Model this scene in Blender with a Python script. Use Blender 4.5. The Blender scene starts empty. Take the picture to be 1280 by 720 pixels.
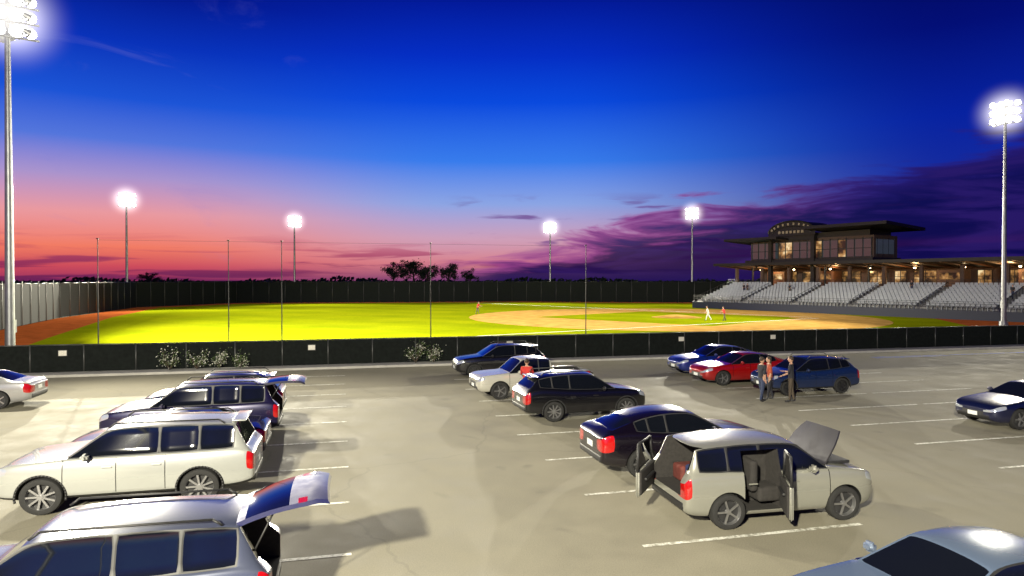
import bpy, bmesh, math, random
from mathutils import Vector, Matrix
random.seed(7)
S = bpy.context.scene
COL = S.collection
R = math.radians
# ------------------------------------------------------------------ helpers
def srgb(r, g, b):
    f = lambda c: (c/255/12.92) if c/255 <= .04045 else ((c/255+.055)/1.055)**2.4
    return (f(r), f(g), f(b), 1)

class NT:
    def __init__(s, nt): s.nt = nt; s.n = nt.nodes; s.l = nt.links
    def inp(s, sock, v):
        if isinstance(v, bpy.types.NodeSocket): s.l.new(v, sock)
        elif v is not None: sock.default_value = v
    def math(s, op, a, b=None, c=None, clamp=False):
        n = s.n.new('ShaderNodeMath'); n.operation = op; n.use_clamp = clamp
        s.inp(n.inputs[0], a); s.inp(n.inputs[1], b)
        if c is not None: s.inp(n.inputs[2], c)
        return n.outputs[0]
    def mix(s, f, a, b, mode='MIX'):
        n = s.n.new('ShaderNodeMix'); n.data_type = 'RGBA'; n.blend_type = mode
        s.inp(n.inputs[0], f); s.inp(n.inputs[6], a); s.inp(n.inputs[7], b)
        return n.outputs[2]
    def noise(s, vec, scale, detail=4, rough=.55, dist=0):
        n = s.n.new('ShaderNodeTexNoise'); n.inputs['Scale'].default_value = scale
        n.inputs['Detail'].default_value = detail; n.inputs['Roughness'].default_value = rough
        n.inputs['Distortion'].default_value = dist
        if vec is not None: s.l.new(vec, n.inputs['Vector'])
        return n.outputs['Fac']
    def ramp(s, f, stops, interp='LINEAR'):
        n = s.n.new('ShaderNodeValToRGB'); cr = n.color_ramp; cr.interpolation = interp
        while len(cr.elements) > 1: cr.elements.remove(cr.elements[-1])
        cr.elements[0].position = stops[0][0]; cr.elements[0].color = stops[0][1]
        for p, c in stops[1:]:
            e = cr.elements.new(p); e.color = c
        s.inp(n.inputs[0], f); return n.outputs[0]
    def smooth(s, v, a, b):
        n = s.n.new('ShaderNodeMapRange'); n.interpolation_type = 'SMOOTHSTEP'
        s.inp(n.inputs[0], v); n.inputs[1].default_value = a; n.inputs[2].default_value = b
        return n.outputs[0]
    def coord(s, which='Object'):
        return s.n.new('ShaderNodeTexCoord').outputs[which]
    def sep(s, v):
        n = s.n.new('ShaderNodeSeparateXYZ'); s.l.new(v, n.inputs[0]); return n.outputs
    def comb(s, x, y, z):
        n = s.n.new('ShaderNodeCombineXYZ'); s.inp(n.inputs[0], x); s.inp(n.inputs[1], y); s.inp(n.inputs[2], z)
        return n.outputs[0]
    def bump(s, h, st, dist=.02):
        n = s.n.new('ShaderNodeBump'); n.inputs['Strength'].default_value = st
        n.inputs['Distance'].default_value = dist; s.l.new(h, n.inputs['Height']); return n.outputs[0]

def g(v): return (v, v, v, 1)
def mat(name, col, rough=.6, metal=0., var=.0, scale=4., bump=0., coat=0., emit=None, es=0., spec=None):
    m = bpy.data.materials.new(name); m.use_nodes = True
    t = NT(m.node_tree); p = m.node_tree.nodes['Principled BSDF']
    if len(col) == 3: col = (*col, 1)
    p.inputs['Base Color'].default_value = col
    p.inputs['Roughness'].default_value = rough; p.inputs['Metallic'].default_value = metal
    p.inputs['Coat Weight'].default_value = coat
    if spec is not None: p.inputs['Specular IOR Level'].default_value = spec
    if var or bump:
        n = t.noise(t.coord(), scale, 6)
        if var:
            lo = tuple(c*(1-var) for c in col[:3])+(1,); hi = tuple(min(1, c*(1+var)) for c in col[:3])+(1,)
            t.inp(p.inputs['Base Color'], t.ramp(n, [(.3, lo), (.7, hi)]))
        if bump: t.inp(p.inputs['Normal'], t.bump(n, bump))
    if emit:
        p.inputs['Emission Color'].default_value = (*emit, 1) if len(emit) == 3 else emit
        p.inputs['Emission Strength'].default_value = es
    return m
def matte(name, col, var=.25, scale=.6):
    """purely diffuse soil-like surface"""
    m = bpy.data.materials.new(name); m.use_nodes = True; t = NT(m.node_tree); t.n.remove(t.n['Principled BSDF'])
    d = t.n.new('ShaderNodeBsdfDiffuse'); n = t.noise(t.coord(), scale, 6)
    lo = tuple(c*(1-var) for c in col[:3])+(1,); hi = tuple(min(1, c*(1+var)) for c in col[:3])+(1,)
    t.l.new(t.ramp(n, [(.3, lo), (.7, hi)]), d.inputs[0]); d.inputs[1].default_value = .8
    t.l.new(d.outputs[0], t.n['Material Output'].inputs[0]); return m

def link(o, parent=None):
    COL.objects.link(o)
    if parent: o.parent = parent
    return o
def empty(name, loc=(0, 0, 0), rz=0.):
    o = bpy.data.objects.new(name, None); o.location = loc; o.rotation_euler = (0, 0, rz)
    o.empty_display_size = .3
    return link(o)
def meshobj(name, bm, mats, parent=None, smooth=False):
    me = bpy.data.meshes.new(name); bm.to_mesh(me); bm.free()
    for m in (mats if isinstance(mats, list) else [mats]): me.materials.append(m)
    if smooth:
        for p in me.polygons: p.use_smooth = True
    return link(bpy.data.objects.new(name, me), parent)
def addbox(bm, c, s, mi=0, rot=None):
    r = bmesh.ops.create_cube(bm, size=1)
    M = Matrix.Translation(c) @ (rot.to_4x4() if rot else Matrix.Identity(4)) @ Matrix.Diagonal((*s, 1))
    bmesh.ops.transform(bm, matrix=M, verts=r['verts'])
    for f in {f for v in r['verts'] for f in v.link_faces}: f.material_index = mi
    return r['verts']
def addcyl(bm, p0, p1, r0, r1=None, seg=12, mi=0, caps=True):
    r1 = r0 if r1 is None else r1
    p0 = Vector(p0); p1 = Vector(p1); d = p1-p0
    r = bmesh.ops.create_cone(bm, cap_ends=caps, segments=seg, radius1=r0, radius2=r1, depth=d.length)
    q = d.to_track_quat('Z', 'Y')
    bmesh.ops.transform(bm, matrix=Matrix.Translation((p0+p1)/2) @ q.to_matrix().to_4x4(), verts=r['verts'])
    for f in {f for v in r['verts'] for f in v.link_faces}: f.material_index = mi
    return r['verts']
def addsph(bm, c, s, mi=0, seg=14, rot=None):
    r = bmesh.ops.create_uvsphere(bm, u_segments=seg, v_segments=max(6, seg//2+2), radius=1)
    M = Matrix.Translation(c) @ (rot.to_4x4() if rot else Matrix.Identity(4)) @ Matrix.Diagonal((*s, 1))
    bmesh.ops.transform(bm, matrix=M, verts=r['verts'])
    for f in {f for v in r['verts'] for f in v.link_faces}: f.material_index = mi; f.smooth = True
def box(name, c, s, m, parent=None, bevel=0., rot=None):
    bm = bmesh.new(); addbox(bm, c, s, 0, rot)
    if bevel:
        bmesh.ops.bevel(bm, geom=bm.edges[:], offset=bevel, segments=3, affect='EDGES', profile=.6)
    o = meshobj(name, bm, m, parent)
    if bevel:
        for p in o.data.polygons: p.use_smooth = True
        o.data.set_sharp_from_angle(angle=R(40))
    return o
def poly(name, pts, z, m, parent=None):
    bm = bmesh.new(); bm.faces.new([bm.verts.new((x, y, z)) for x, y in pts])
    bmesh.ops.recalc_face_normals(bm, faces=bm.faces)
    if bm.faces[:][0].normal.z < 0: bmesh.ops.reverse_faces(bm, faces=bm.faces[:])
    return meshobj(name, bm, m, parent)
# parking lot frame, rotated 14 deg against the view direction
TH = R(14); CU, SU = math.cos(TH), math.sin(TH)
def lot(U, V): return (U*CU-V*SU, U*SU+V*CU)

# ------------------------------------------------------------------ camera
cam_d = bpy.data.cameras.new('camera'); cam = link(bpy.data.objects.new('camera', cam_d))
cam_d.lens = 24; cam_d.sensor_width = 36; cam_d.clip_end = 6000; cam_d.clip_start = .1
cam.location = (0, 0, 4.75); cam.rotation_euler = (R(90-.67), 0, 0)
S.camera = cam
S.view_settings.view_transform = 'Standard'; S.view_settings.look = 'None'; S.view_settings.exposure = 0

# ------------------------------------------------------------------ dusk sky
W = bpy.data.worlds.new('World'); S.world = W; W.use_nodes = True
t = NT(W.node_tree); bg = t.n['Background']
dx, dy, dz = t.sep(t.coord('Generated'))
hl = t.math('SQRT', t.math('ADD', t.math('MULTIPLY', dx, dx), t.math('MULTIPLY', dy, dy)))
s_ = t.math('DIVIDE', dx, t.math('MAXIMUM', hl, .001))
z2 = t.math('MULTIPLY', dz, 2., clamp=True)
rL = t.ramp(z2, [(0, srgb(150, 50, 95)), (.035, srgb(205, 76, 92)), (.085, srgb(242, 124, 100)), (.17, srgb(234, 154, 160)), (.26, srgb(170, 148, 205)), (.35, srgb(84, 118, 220)), (.45, srgb(28, 84, 214)), (.58, srgb(9, 50, 185)), (.70, srgb(4, 24, 140)), (1, srgb(2, 8, 70))])
rC = t.ramp(z2, [(0, srgb(130, 70, 115)), (.05, srgb(215, 130, 140)), (.12, srgb(206, 160, 185)), (.22, srgb(140, 165, 228)), (.34, srgb(56, 124, 236)), (.5, srgb(10, 74, 222)), (.62, srgb(5, 46, 196)), (.76, srgb(3, 24, 150)), (1, srgb(2, 8, 70))])
rR = t.ramp(z2, [(0, srgb(24, 16, 80)), (.1, srgb(34, 30, 112)), (.24, srgb(22, 44, 158)), (.4, srgb(7, 34, 160)), (.6, srgb(3, 15, 118)), (.8, srgb(2, 6, 80)), (1, srgb(1, 3, 50))])
c = t.mix(t.smooth(s_, -.5, -.08), rL, rC)
c = t.mix(t.smooth(s_, .05, .55), c, rR)
v1 = t.comb(t.math('MULTIPLY', s_, 3.2), t.math('MULTIPLY', dz, 46), .3)
n1 = t.noise(v1, 1.5, 5, .55, .6)
band = t.math('MULTIPLY', t.smooth(dz, .07, .025), t.smooth(n1, .50, .64))
strk = t.mix(t.smooth(dz, .0, .05), srgb(92, 30, 84), srgb(170, 52, 100))
c = t.mix(t.math('MULTIPLY', band, .8), c, strk)
v3 = t.comb(t.math('MULTIPLY', s_, 5), t.math('MULTIPLY', dz, 14), 4.3)
n3 = t.noise(v3, 1.2, 6, .6, 1.2)
c = t.mix(t.math('MULTIPLY', t.math('MULTIPLY', t.smooth(n3, .56, .8), t.smooth(s_, -.2, -.5)), .3), c, srgb(110, 120, 205))
v4 = t.comb(t.math('MULTIPLY', s_, 9), t.math('MULTIPLY', dz, 60), 9.1)
n4 = t.noise(v4, 1.0, 4, .5, .3)
pm = t.math('MULTIPLY', t.smooth(n4, .56, .68), t.math('MULTIPLY', t.smooth(dz, .13, .10), t.smooth(dz, .03, .06)))
pm = t.math('MULTIPLY', pm, t.smooth(s_, -.14, -.02))
c = t.mix(t.math('MULTIPLY', pm, .75), c, srgb(104, 56, 135))
v2 = t.comb(t.math('MULTIPLY', s_, 4.5), t.math('MULTIPLY', dz, 26), 1.7)
n2 = t.noise(v2, 1.3, 6, .55, .8)
line = t.math('ADD', t.math('MULTIPLY', s_, .20), .043)
line = t.math('ADD', line, t.math('MULTIPLY', t.math('SUBTRACT', n2, .5), .16))
dlt = t.math('SUBTRACT', line, dz)
bm_ = t.smooth(dlt, -.012, .016)
bm_ = t.math('MULTIPLY', bm_, t.smooth(s_, -.16, .0))
core = t.mix(t.smooth(n2, .42, .62), srgb(13, 10, 72), srgb(40, 24, 98))
core = t.mix(t.smooth(dz, .02, .0), core, srgb(24, 17, 82))
edge = t.mix(t.smooth(s_, .12, .5), srgb(160, 72, 148), srgb(40, 27, 112))
bank = t.mix(t.smooth(dlt, .0, .035), edge, core)
c = t.mix(t.math('MULTIPLY', bm_, .93), c, bank)
t.l.new(c, bg.inputs[0]); bg.inputs[1].default_value = 1.0

# ------------------------------------------------------------------ materials
def asphalt():
    m = bpy.data.materials.new('asphalt'); m.use_nodes = True; t = NT(m.node_tree); p = t.n['Principled BSDF']
    co = t.coord(); big = t.noise(co, .09, 5, .6); mid = t.noise(co, .8, 6, .65); fine = t.noise(co, 45, 3, .7)
    base = t.ramp(big, [(.3, (.215, .20, .15, 1)), (.7, (.29, .27, .205, 1))])
    base = t.mix(.35, base, t.ramp(mid, [(.25, g(.55)), (.75, g(1.1))]), 'MULTIPLY')
    base = t.mix(.5, base, t.ramp(fine, [(.3, g(.5)), (.7, g(1.25))]), 'MULTIPLY')
    st = t.noise(co, .9, 2, .4, .4)
    base = t.mix(t.math('MULTIPLY', t.smooth(st, .66, .78), .35), base, (.08, .075, .065, 1))
    v = t.n.new('ShaderNodeTexVoronoi'); v.feature = 'DISTANCE_TO_EDGE'; v.inputs['Scale'].default_value = .09
    wv = t.n.new('ShaderNodeVectorMath'); wv.operation = 'ADD'
    nz = t.n.new('ShaderNodeTexNoise'); nz.inputs['Scale'].default_value = .7; nz.inputs['Detail'].default_value = 5
    t.l.new(co, nz.inputs['Vector']); t.l.new(co, wv.inputs[0]); t.l.new(nz.outputs['Color'], wv.inputs[1]); t.l.new(wv.outputs[0], v.inputs['Vector'])
    cr = t.smooth(v.outputs['Distance'], .0035, .0012)
    base = t.mix(t.math('MULTIPLY', cr, .15), base, (.045, .043, .04, 1))
    t.l.new(base, p.inputs['Base Color'])
    t.inp(p.inputs['Roughness'], t.ramp(mid, [(.3, g(.62)), (.7, g(.9))])); p.inputs['Specular IOR Level'].default_value = .3
    t.l.new(t.bump(fine, .35, .01), p.inputs['Normal']); return m
M_asph = asphalt()
def grass():
    m = bpy.data.materials.new('turf'); m.use_nodes = True; t = NT(m.node_tree); t.n.remove(t.n['Principled BSDF'])
    d = t.n.new('ShaderNodeBsdfDiffuse'); co = t.coord(); x, y, z = t.sep(co)
    st = t.math('SINE', t.math('ADD', t.math('MULTIPLY', x, .42), t.math('MULTIPLY', y, .62)))
    n = t.noise(co, .12, 6, .6); f = t.noise(co, 3.5, 5, .7)
    b = t.ramp(n, [(.3, (.115, .145, .002, 1)), (.7, (.17, .19, .003, 1))])
    b = t.mix(t.smooth(st, -.25, .25), b, t.mix(1, b, (1.10, 1.08, 1, 1), 'MULTIPLY'))
    b = t.mix(.5, b, t.ramp(f, [(.3, g(.6)), (.7, g(1.2))]), 'MULTIPLY')
    t.l.new(b, d.inputs[0]); d.inputs[1].default_value = .8; t.l.new(d.outputs[0], t.n['Material Output'].inputs[0])
    return m
M_grass = grass()
M_clay = matte('infield_clay', (.34, .20, .055))
M_track = matte('warning_track', (.26, .065, .018), scale=.8)
M_ter = mat('dark_terrain', (.018, .022, .012), .95, var=.4, scale=.05, spec=.05)
def paintmark(name, col):
    m = bpy.data.materials.new(name); m.use_nodes = True; t = NT(m.node_tree); p = t.n['Principled BSDF']
    n = t.noise(t.coord(), 9, 6, .7); big = t.noise(t.coord(), 1.1, 4)
    w = t.smooth(t.math('ADD', n, t.math('MULTIPLY', big, .5)), .60, .86)
    t.l.new(t.mix(w, (.25, .24, .19, 1), col), p.inputs['Base Color']); p.inputs['Roughness'].default_value = .7
    return m
M_white = paintmark('white_marking_paint', (.78, .78, .71, 1))
M_bluep = paintmark('blue_marking_paint', (.03, .10, .6, 1))
M_orange = paintmark('orange_marking_paint', (.75, .26, .02, 1))
M_conc = mat('concrete', (.40, .39, .35), .85, var=.15, scale=2, bump=.1)
M_black = mat('black_windscreen_mesh', (.007, .009, .008), .8, var=.3, scale=6, spec=.1)
M_dsteel = mat('dark_steel', (.03, .03, .032), .5, .6, var=.2)
M_galv = mat('galvanised_steel', (.24, .25, .26), .45, .7, var=.15, scale=3)
M_tyre = mat('tyre_rubber', (.014, .014, .014), .85, var=.2, scale=20)
M_rim = mat('alloy_wheel', (.4, .4, .41), .3, .85)
M_rimd = mat('dark_alloy_wheel', (.06, .06, .065), .35, .8)
M_cglass = mat('tinted_window_glass', (.004, .005, .007), .04, coat=.7, spec=.5)
M_trim = mat('black_plastic_trim', (.016, .016, .017), .55, var=.15, scale=12)
M_head = mat('headlight_lens', (.42, .45, .48), .08, .4, coat=1)
M_tail = mat('taillight_lens', (.36, .004, .004), .12, coat=1)
M_int = mat('car_interior_fabric', (.02, .018, .017), .9, var=.3, scale=15)
M_chr = mat('chrome', (.7, .7, .72), .12, 1.)
M_plate = mat('licence_plate', (.6, .62, .6), .5, var=.1, scale=30)
M_lamp = mat('floodlight_lens', (1, 1, 1), .3, emit=(1, .98, .93), es=30)

# ------------------------------------------------------------------ ground, lot, field
bm = bmesh.new(); bmesh.ops.create_grid(bm, x_segments=60, y_segments=60, size=2500)
ter = meshobj('ground', bm, M_ter); ter.location = (0, 1500, -.06)
FV = 38.7
poly('parking_lot', [lot(-75, -45), lot(80, -45), lot(80, FV-1.2), lot(-75, FV-1.2)], 0, M_asph)
sw = box('sidewalk', (0, 0, 0), (155, 1.5, .13), M_conc, bevel=.02)
x, y = lot(2.5, FV-.45); sw.location = (x, y, .065); sw.rotation_euler = (0, 0, TH)
outer = [lot(-22, FV+.3), (-36, 36), (-45, 56), (-57, 86), (-65, 118), (-57, 141), (0, 151), (45, 143), (56, 128), (75, 90), lot(78, FV+.3)]
poly('warning_track', outer, -.004, M_track)
inner = [lot(-18, FV+2), (-31, 40), (-38.5, 57), (-51, 87), (-60.5, 117), (-53.5, 137), (0, 146.5), (41, 138), (35, 112), (52, 84), lot(60, FV+14), lot(56, FV+3)]
poly('outfield_grass', inner, .002, M_grass)
def circ(cx, cy, r, n=64, ry=None): return [(cx+r*math.cos(2*math.pi*i/n), cy+(ry or r)*math.sin(2*math.pi*i/n)) for i in range(n)]
poly('infield_dirt', circ(20, 88, 25.5), .010, M_clay)
poly('infield_grass', [(37, 86), (20, 103), (3, 87.5), (20.5, 70)], .016, M_grass)
poly('home_plate_dirt', circ(39.5, 85.5, 4.5), .022, M_clay)
bm = bmesh.new()
bmesh.ops.create_cone(bm, cap_ends=True, segments=40, radius1=3.2, radius2=.8, depth=.3)
mo = meshobj('pitchers_mound', bm, M_clay, smooth=True); mo.location = (21, 87, .16)
def strip(name, a, b, w, z, m):
    a = Vector(a); b = Vector(b); d = (b-a).normalized(); n = Vector((-d.y, d.x))*w/2
    return poly(name, [(a+n)[:], (b+n)[:], (b-n)[:], (a-n)[:]], z, m)
M_chalk = mat('chalk', (.8, .8, .76), .9)
strip('foul_line', (38, 86.5), (-10, 144), .18, .028, M_chalk)
strip('foul_line', (38, 84.5), (-28, 41), .18, .028, M_chalk)

bm = bmesh.new()
def pline(U0, U1, V, w=.11):
    ps = [lot(U0, V-w/2), lot(U1, V-w/2), lot(U1, V+w/2), lot(U0, V+w/2)]
    bm.faces.new([bm.verts.new((x, y, .004)) for x, y in ps])
for k in range(-4, 9): pline(-5.2, .15, 12.1+2.85*k)
for k in range(-4, 8): pline(5.2, 9.8, 11.2+3.0*k)
for k in range(-6, 7): pline(16.1, 21.3, 16.3+2.6*k)
for k in range(-6, 7): pline(21.6, 26.8, 16.3+2.6*k)
meshobj('parking_lines', bm, M_white)
bm = bmesh.new()
for (a, b, v) in [(31.5, 37, 35.3), (31.5, 37, 34.9), (37.5, 44, 35.3)]: pline(a, b, v, .3)
meshobj('accessible_parking_marking', bm, M_bluep)
bm = bmesh.new(); pline(-21, -12.0, 27.3, .35)
meshobj('fire_lane_marking', bm, M_orange)

# ------------------------------------------------------------------ fences
def fence_run(name, pts, h, step, m_panel, m_post, gap=.04, postx=.08, over=.08):
    e = empty(name); bm = bmesh.new(); bp = bmesh.new()
    for a, b in zip(pts[:-1], pts[1:]):
        a = Vector(a); b = Vector(b); L = (b-a).length; n = max(1, round(L/step)); d = (b-a)/n
        ang = math.atan2(d.y, d.x); rot = Matrix.Rotation(ang, 3, 'Z')
        for i in range(n):
            c0 = a+d*(i+.5)
            addbox(bm, (c0.x, c0.y, gap+h/2), (d.length-.07, .025, h), 0, rot)
            p = a+d*i; addcyl(bp, (p.x, p.y, 0), (p.x, p.y, h+over), postx/2, seg=8)
            addcyl(bp, (p.x, p.y, h+gap+.03), ((p+d).x, (p+d).y, h+gap+.03), .028, seg=6)
        p = b; addcyl(bp, (p.x, p.y, 0), (p.x, p.y, h+over), postx/2, seg=8)
    meshobj('windscreen_panels', bm, m_panel, e); meshobj('posts_and_rails', bp, m_post, e, True)
    return e
M_post = mat('fence_post_black', (.07, .073, .07), .45, .5)
fence_run('chain_link_fence', [lot(-58, FV), lot(78, FV)], 1.42, 2.4, M_black, M_post)
M_postg = mat('fence_post_grey', (.07, .07, .07), .5, .6)
fence_run('outfield_fence', [lot(-22, FV+.5), (-36, 36.5), (-45, 56), (-57, 86), (-65, 118), (-57, 141.2), (0, 151.2), (45, 143.2), (56, 130)], 4.3, 3.2, M_black, M_postg, postx=.12, over=.3)
M_sign = mat('sign_face', (.6, .58, .5), .5, var=.2, scale=25)
for U in (-18, -13.6, -1.6, 9.5, 20.5, 27):
    e = empty('fence_sign', (*lot(U, FV-.06), 0), TH)
    box('sign_board', (0, 0, 1.08), (.36, .02, .26), M_sign, e, .006)
    box('sign_frame', (0, .012, 1.08), (.42, .012, .32), M_trim, e)
for i, U in enumerate((-13, -6.3, -3.4, 5.3, 15.4)):
    e = empty('net_pole', (*lot(U, FV+3.2), 0)); bm = bmesh.new()
    addcyl(bm, (0, 0, 0), (0, 0, 7.0), .035, .022, 8); addbox(bm, (0, 0, 7.02), (.12, .12, .05))
    meshobj('pole', bm, M_dsteel, e, False)
e = empty('netting_cable'); bm = bmesh.new()
a = lot(-13, FV+3.2); b = lot(15.4, FV+3.2)
addcyl(bm, (*a, 6.95), (*b, 6.95), .006, seg=5)
meshobj('cable', bm, M_postg, e)

# ------------------------------------------------------------------ floodlights
def glow_mat(name, strength):  # self-emitting volume fading outwards, imitates lamp glare rather than airborne mist
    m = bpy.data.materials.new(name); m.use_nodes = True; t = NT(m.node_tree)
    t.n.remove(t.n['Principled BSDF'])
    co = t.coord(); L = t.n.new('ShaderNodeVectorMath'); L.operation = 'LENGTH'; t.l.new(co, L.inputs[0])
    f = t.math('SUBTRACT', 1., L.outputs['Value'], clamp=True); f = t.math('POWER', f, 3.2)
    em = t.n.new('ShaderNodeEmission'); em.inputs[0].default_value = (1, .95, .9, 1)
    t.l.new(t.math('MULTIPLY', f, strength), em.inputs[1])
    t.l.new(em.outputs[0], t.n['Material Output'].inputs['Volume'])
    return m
def floodlight(loc, h, targets, power, glow_r=3., glow_s=.5, rows=3, cols=4, name='floodlight_pole', spot=85):
    e = empty(name, (*loc, 0)); bm = bmesh.new()
    addcyl(bm, (0, 0, 0), (0, 0, h+1.2), .25, .12, 16)
    addcyl(bm, (0, 0, 0), (0, 0, .5), .42, .40, 16)
    addbox(bm, (0, .2, 2.2), (.3, .22, .7))
    po = meshobj('pole', bm, M_galv, e, True); po.data.set_sharp_from_angle(angle=R(40))
    for tg in targets:
        d = Vector((tg[0]-loc[0], tg[1]-loc[1], -h)); yaw = math.atan2(d.y, d.x)
        q = d.to_track_quat('-Z', 'Y'); rz = Matrix.Rotation(yaw, 3, 'Z')
        bm = bmesh.new()
        for r in range(rows):
            z = h-.9+r*.85
            addbox(bm, rz @ Vector((.22, 0, z-.28)), (.09, cols*.72, .09), 0, rz)
            for c_ in range(cols):
                p = rz @ Vector((.42, (c_-(cols-1)/2)*.68, z))
                dd_ = (rz @ Vector((1, (c_-(cols-1)/2)*.12, -.38))).normalized()
                addcyl(bm, p-dd_*.22, p+dd_*.12, .12, .30, 14, 0)
                addcyl(bm, p+dd_*.125, p+dd_*.135, .27, .27, 14, 1)
        meshobj('lamp_rack', bm, [M_galv, M_lamp], e)
        ld = bpy.data.lights.new('floodlight_beam', 'SPOT'); ld.energy = power*(tg[2] if len(tg) > 2 else 1)
        ld.color = (1, .93, .72); ld.spot_size = R(tg[3] if len(tg) > 3 else spot); ld.spot_blend = .6; ld.shadow_soft_size = .5
        lo = link(bpy.data.objects.new('floodlight_beam', ld), e)
        lo.location = (rz @ Vector((1.0, 0, 0)))+Vector((0, 0, h)); lo.rotation_euler = q.to_euler()
    if glow_r:
        bm = bmesh.new(); bmesh.ops.create_uvsphere(bm, u_segments=24, v_segments=16, radius=1)  # glowing ball added around the lamp heads to imitate their glare
        glow = meshobj('lamp_glow', bm, glow_mat('lamp_glow', glow_s), e); glow.location = (0, 0, h); glow.scale = (glow_r,)*3
    return e
FP = 330000
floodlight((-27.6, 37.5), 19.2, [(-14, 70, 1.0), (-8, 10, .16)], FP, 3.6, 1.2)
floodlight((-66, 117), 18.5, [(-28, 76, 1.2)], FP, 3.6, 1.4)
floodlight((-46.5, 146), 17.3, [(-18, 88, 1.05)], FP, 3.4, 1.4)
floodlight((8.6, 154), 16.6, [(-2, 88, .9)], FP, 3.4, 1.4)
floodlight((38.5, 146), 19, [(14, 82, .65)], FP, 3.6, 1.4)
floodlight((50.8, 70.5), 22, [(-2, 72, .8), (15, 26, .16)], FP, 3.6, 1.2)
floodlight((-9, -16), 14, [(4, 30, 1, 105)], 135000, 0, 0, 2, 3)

# ------------------------------------------------------------------ cars
def paint_mat(name, gaps, zb, zt):
    m = bpy.data.materials.new(name); m.use_nodes = True; t = NT(m.node_tree); p = t.n['Principled BSDF']
    oi = t.n.new('ShaderNodeObjectInfo').outputs['Color']; co = t.coord(); x, y, z = t.sep(co)
    acc = None
    for gx in gaps:
        l = t.math('LESS_THAN', t.math('ABSOLUTE', t.math('SUBTRACT', x, gx)), .009)
        acc = l if acc is None else t.math('MAXIMUM', acc, l)
    ay = t.math('ABSOLUTE', y)
    acc = t.math('MULTIPLY', acc, t.math('MULTIPLY', t.math('GREATER_THAN', z, zb), t.math('LESS_THAN', z, zt)))
    acc = t.math('MULTIPLY', acc, t.math('GREATER_THAN', ay, .6))
    dirt = t.math('MULTIPLY', t.smooth(z, .75, .25), t.noise(co, 3.5, 5))
    c = t.mix(t.math('MULTIPLY', dirt, .3), oi, (.06, .052, .045, 1))
    c = t.mix(t.math('MULTIPLY', acc, .92), c, (.004, .004, .004, 1))
    t.l.new(c, p.inputs['Base Color']); p.inputs['Metallic'].default_value = .3
    t.inp(p.inputs['Roughness'], t.math('ADD', .26, t.math('MULTIPLY', dirt, .6)))
    p.inputs['Coat Weight'].default_value = .8; p.inputs['Coat Roughness'].default_value = .03
    return m

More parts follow.
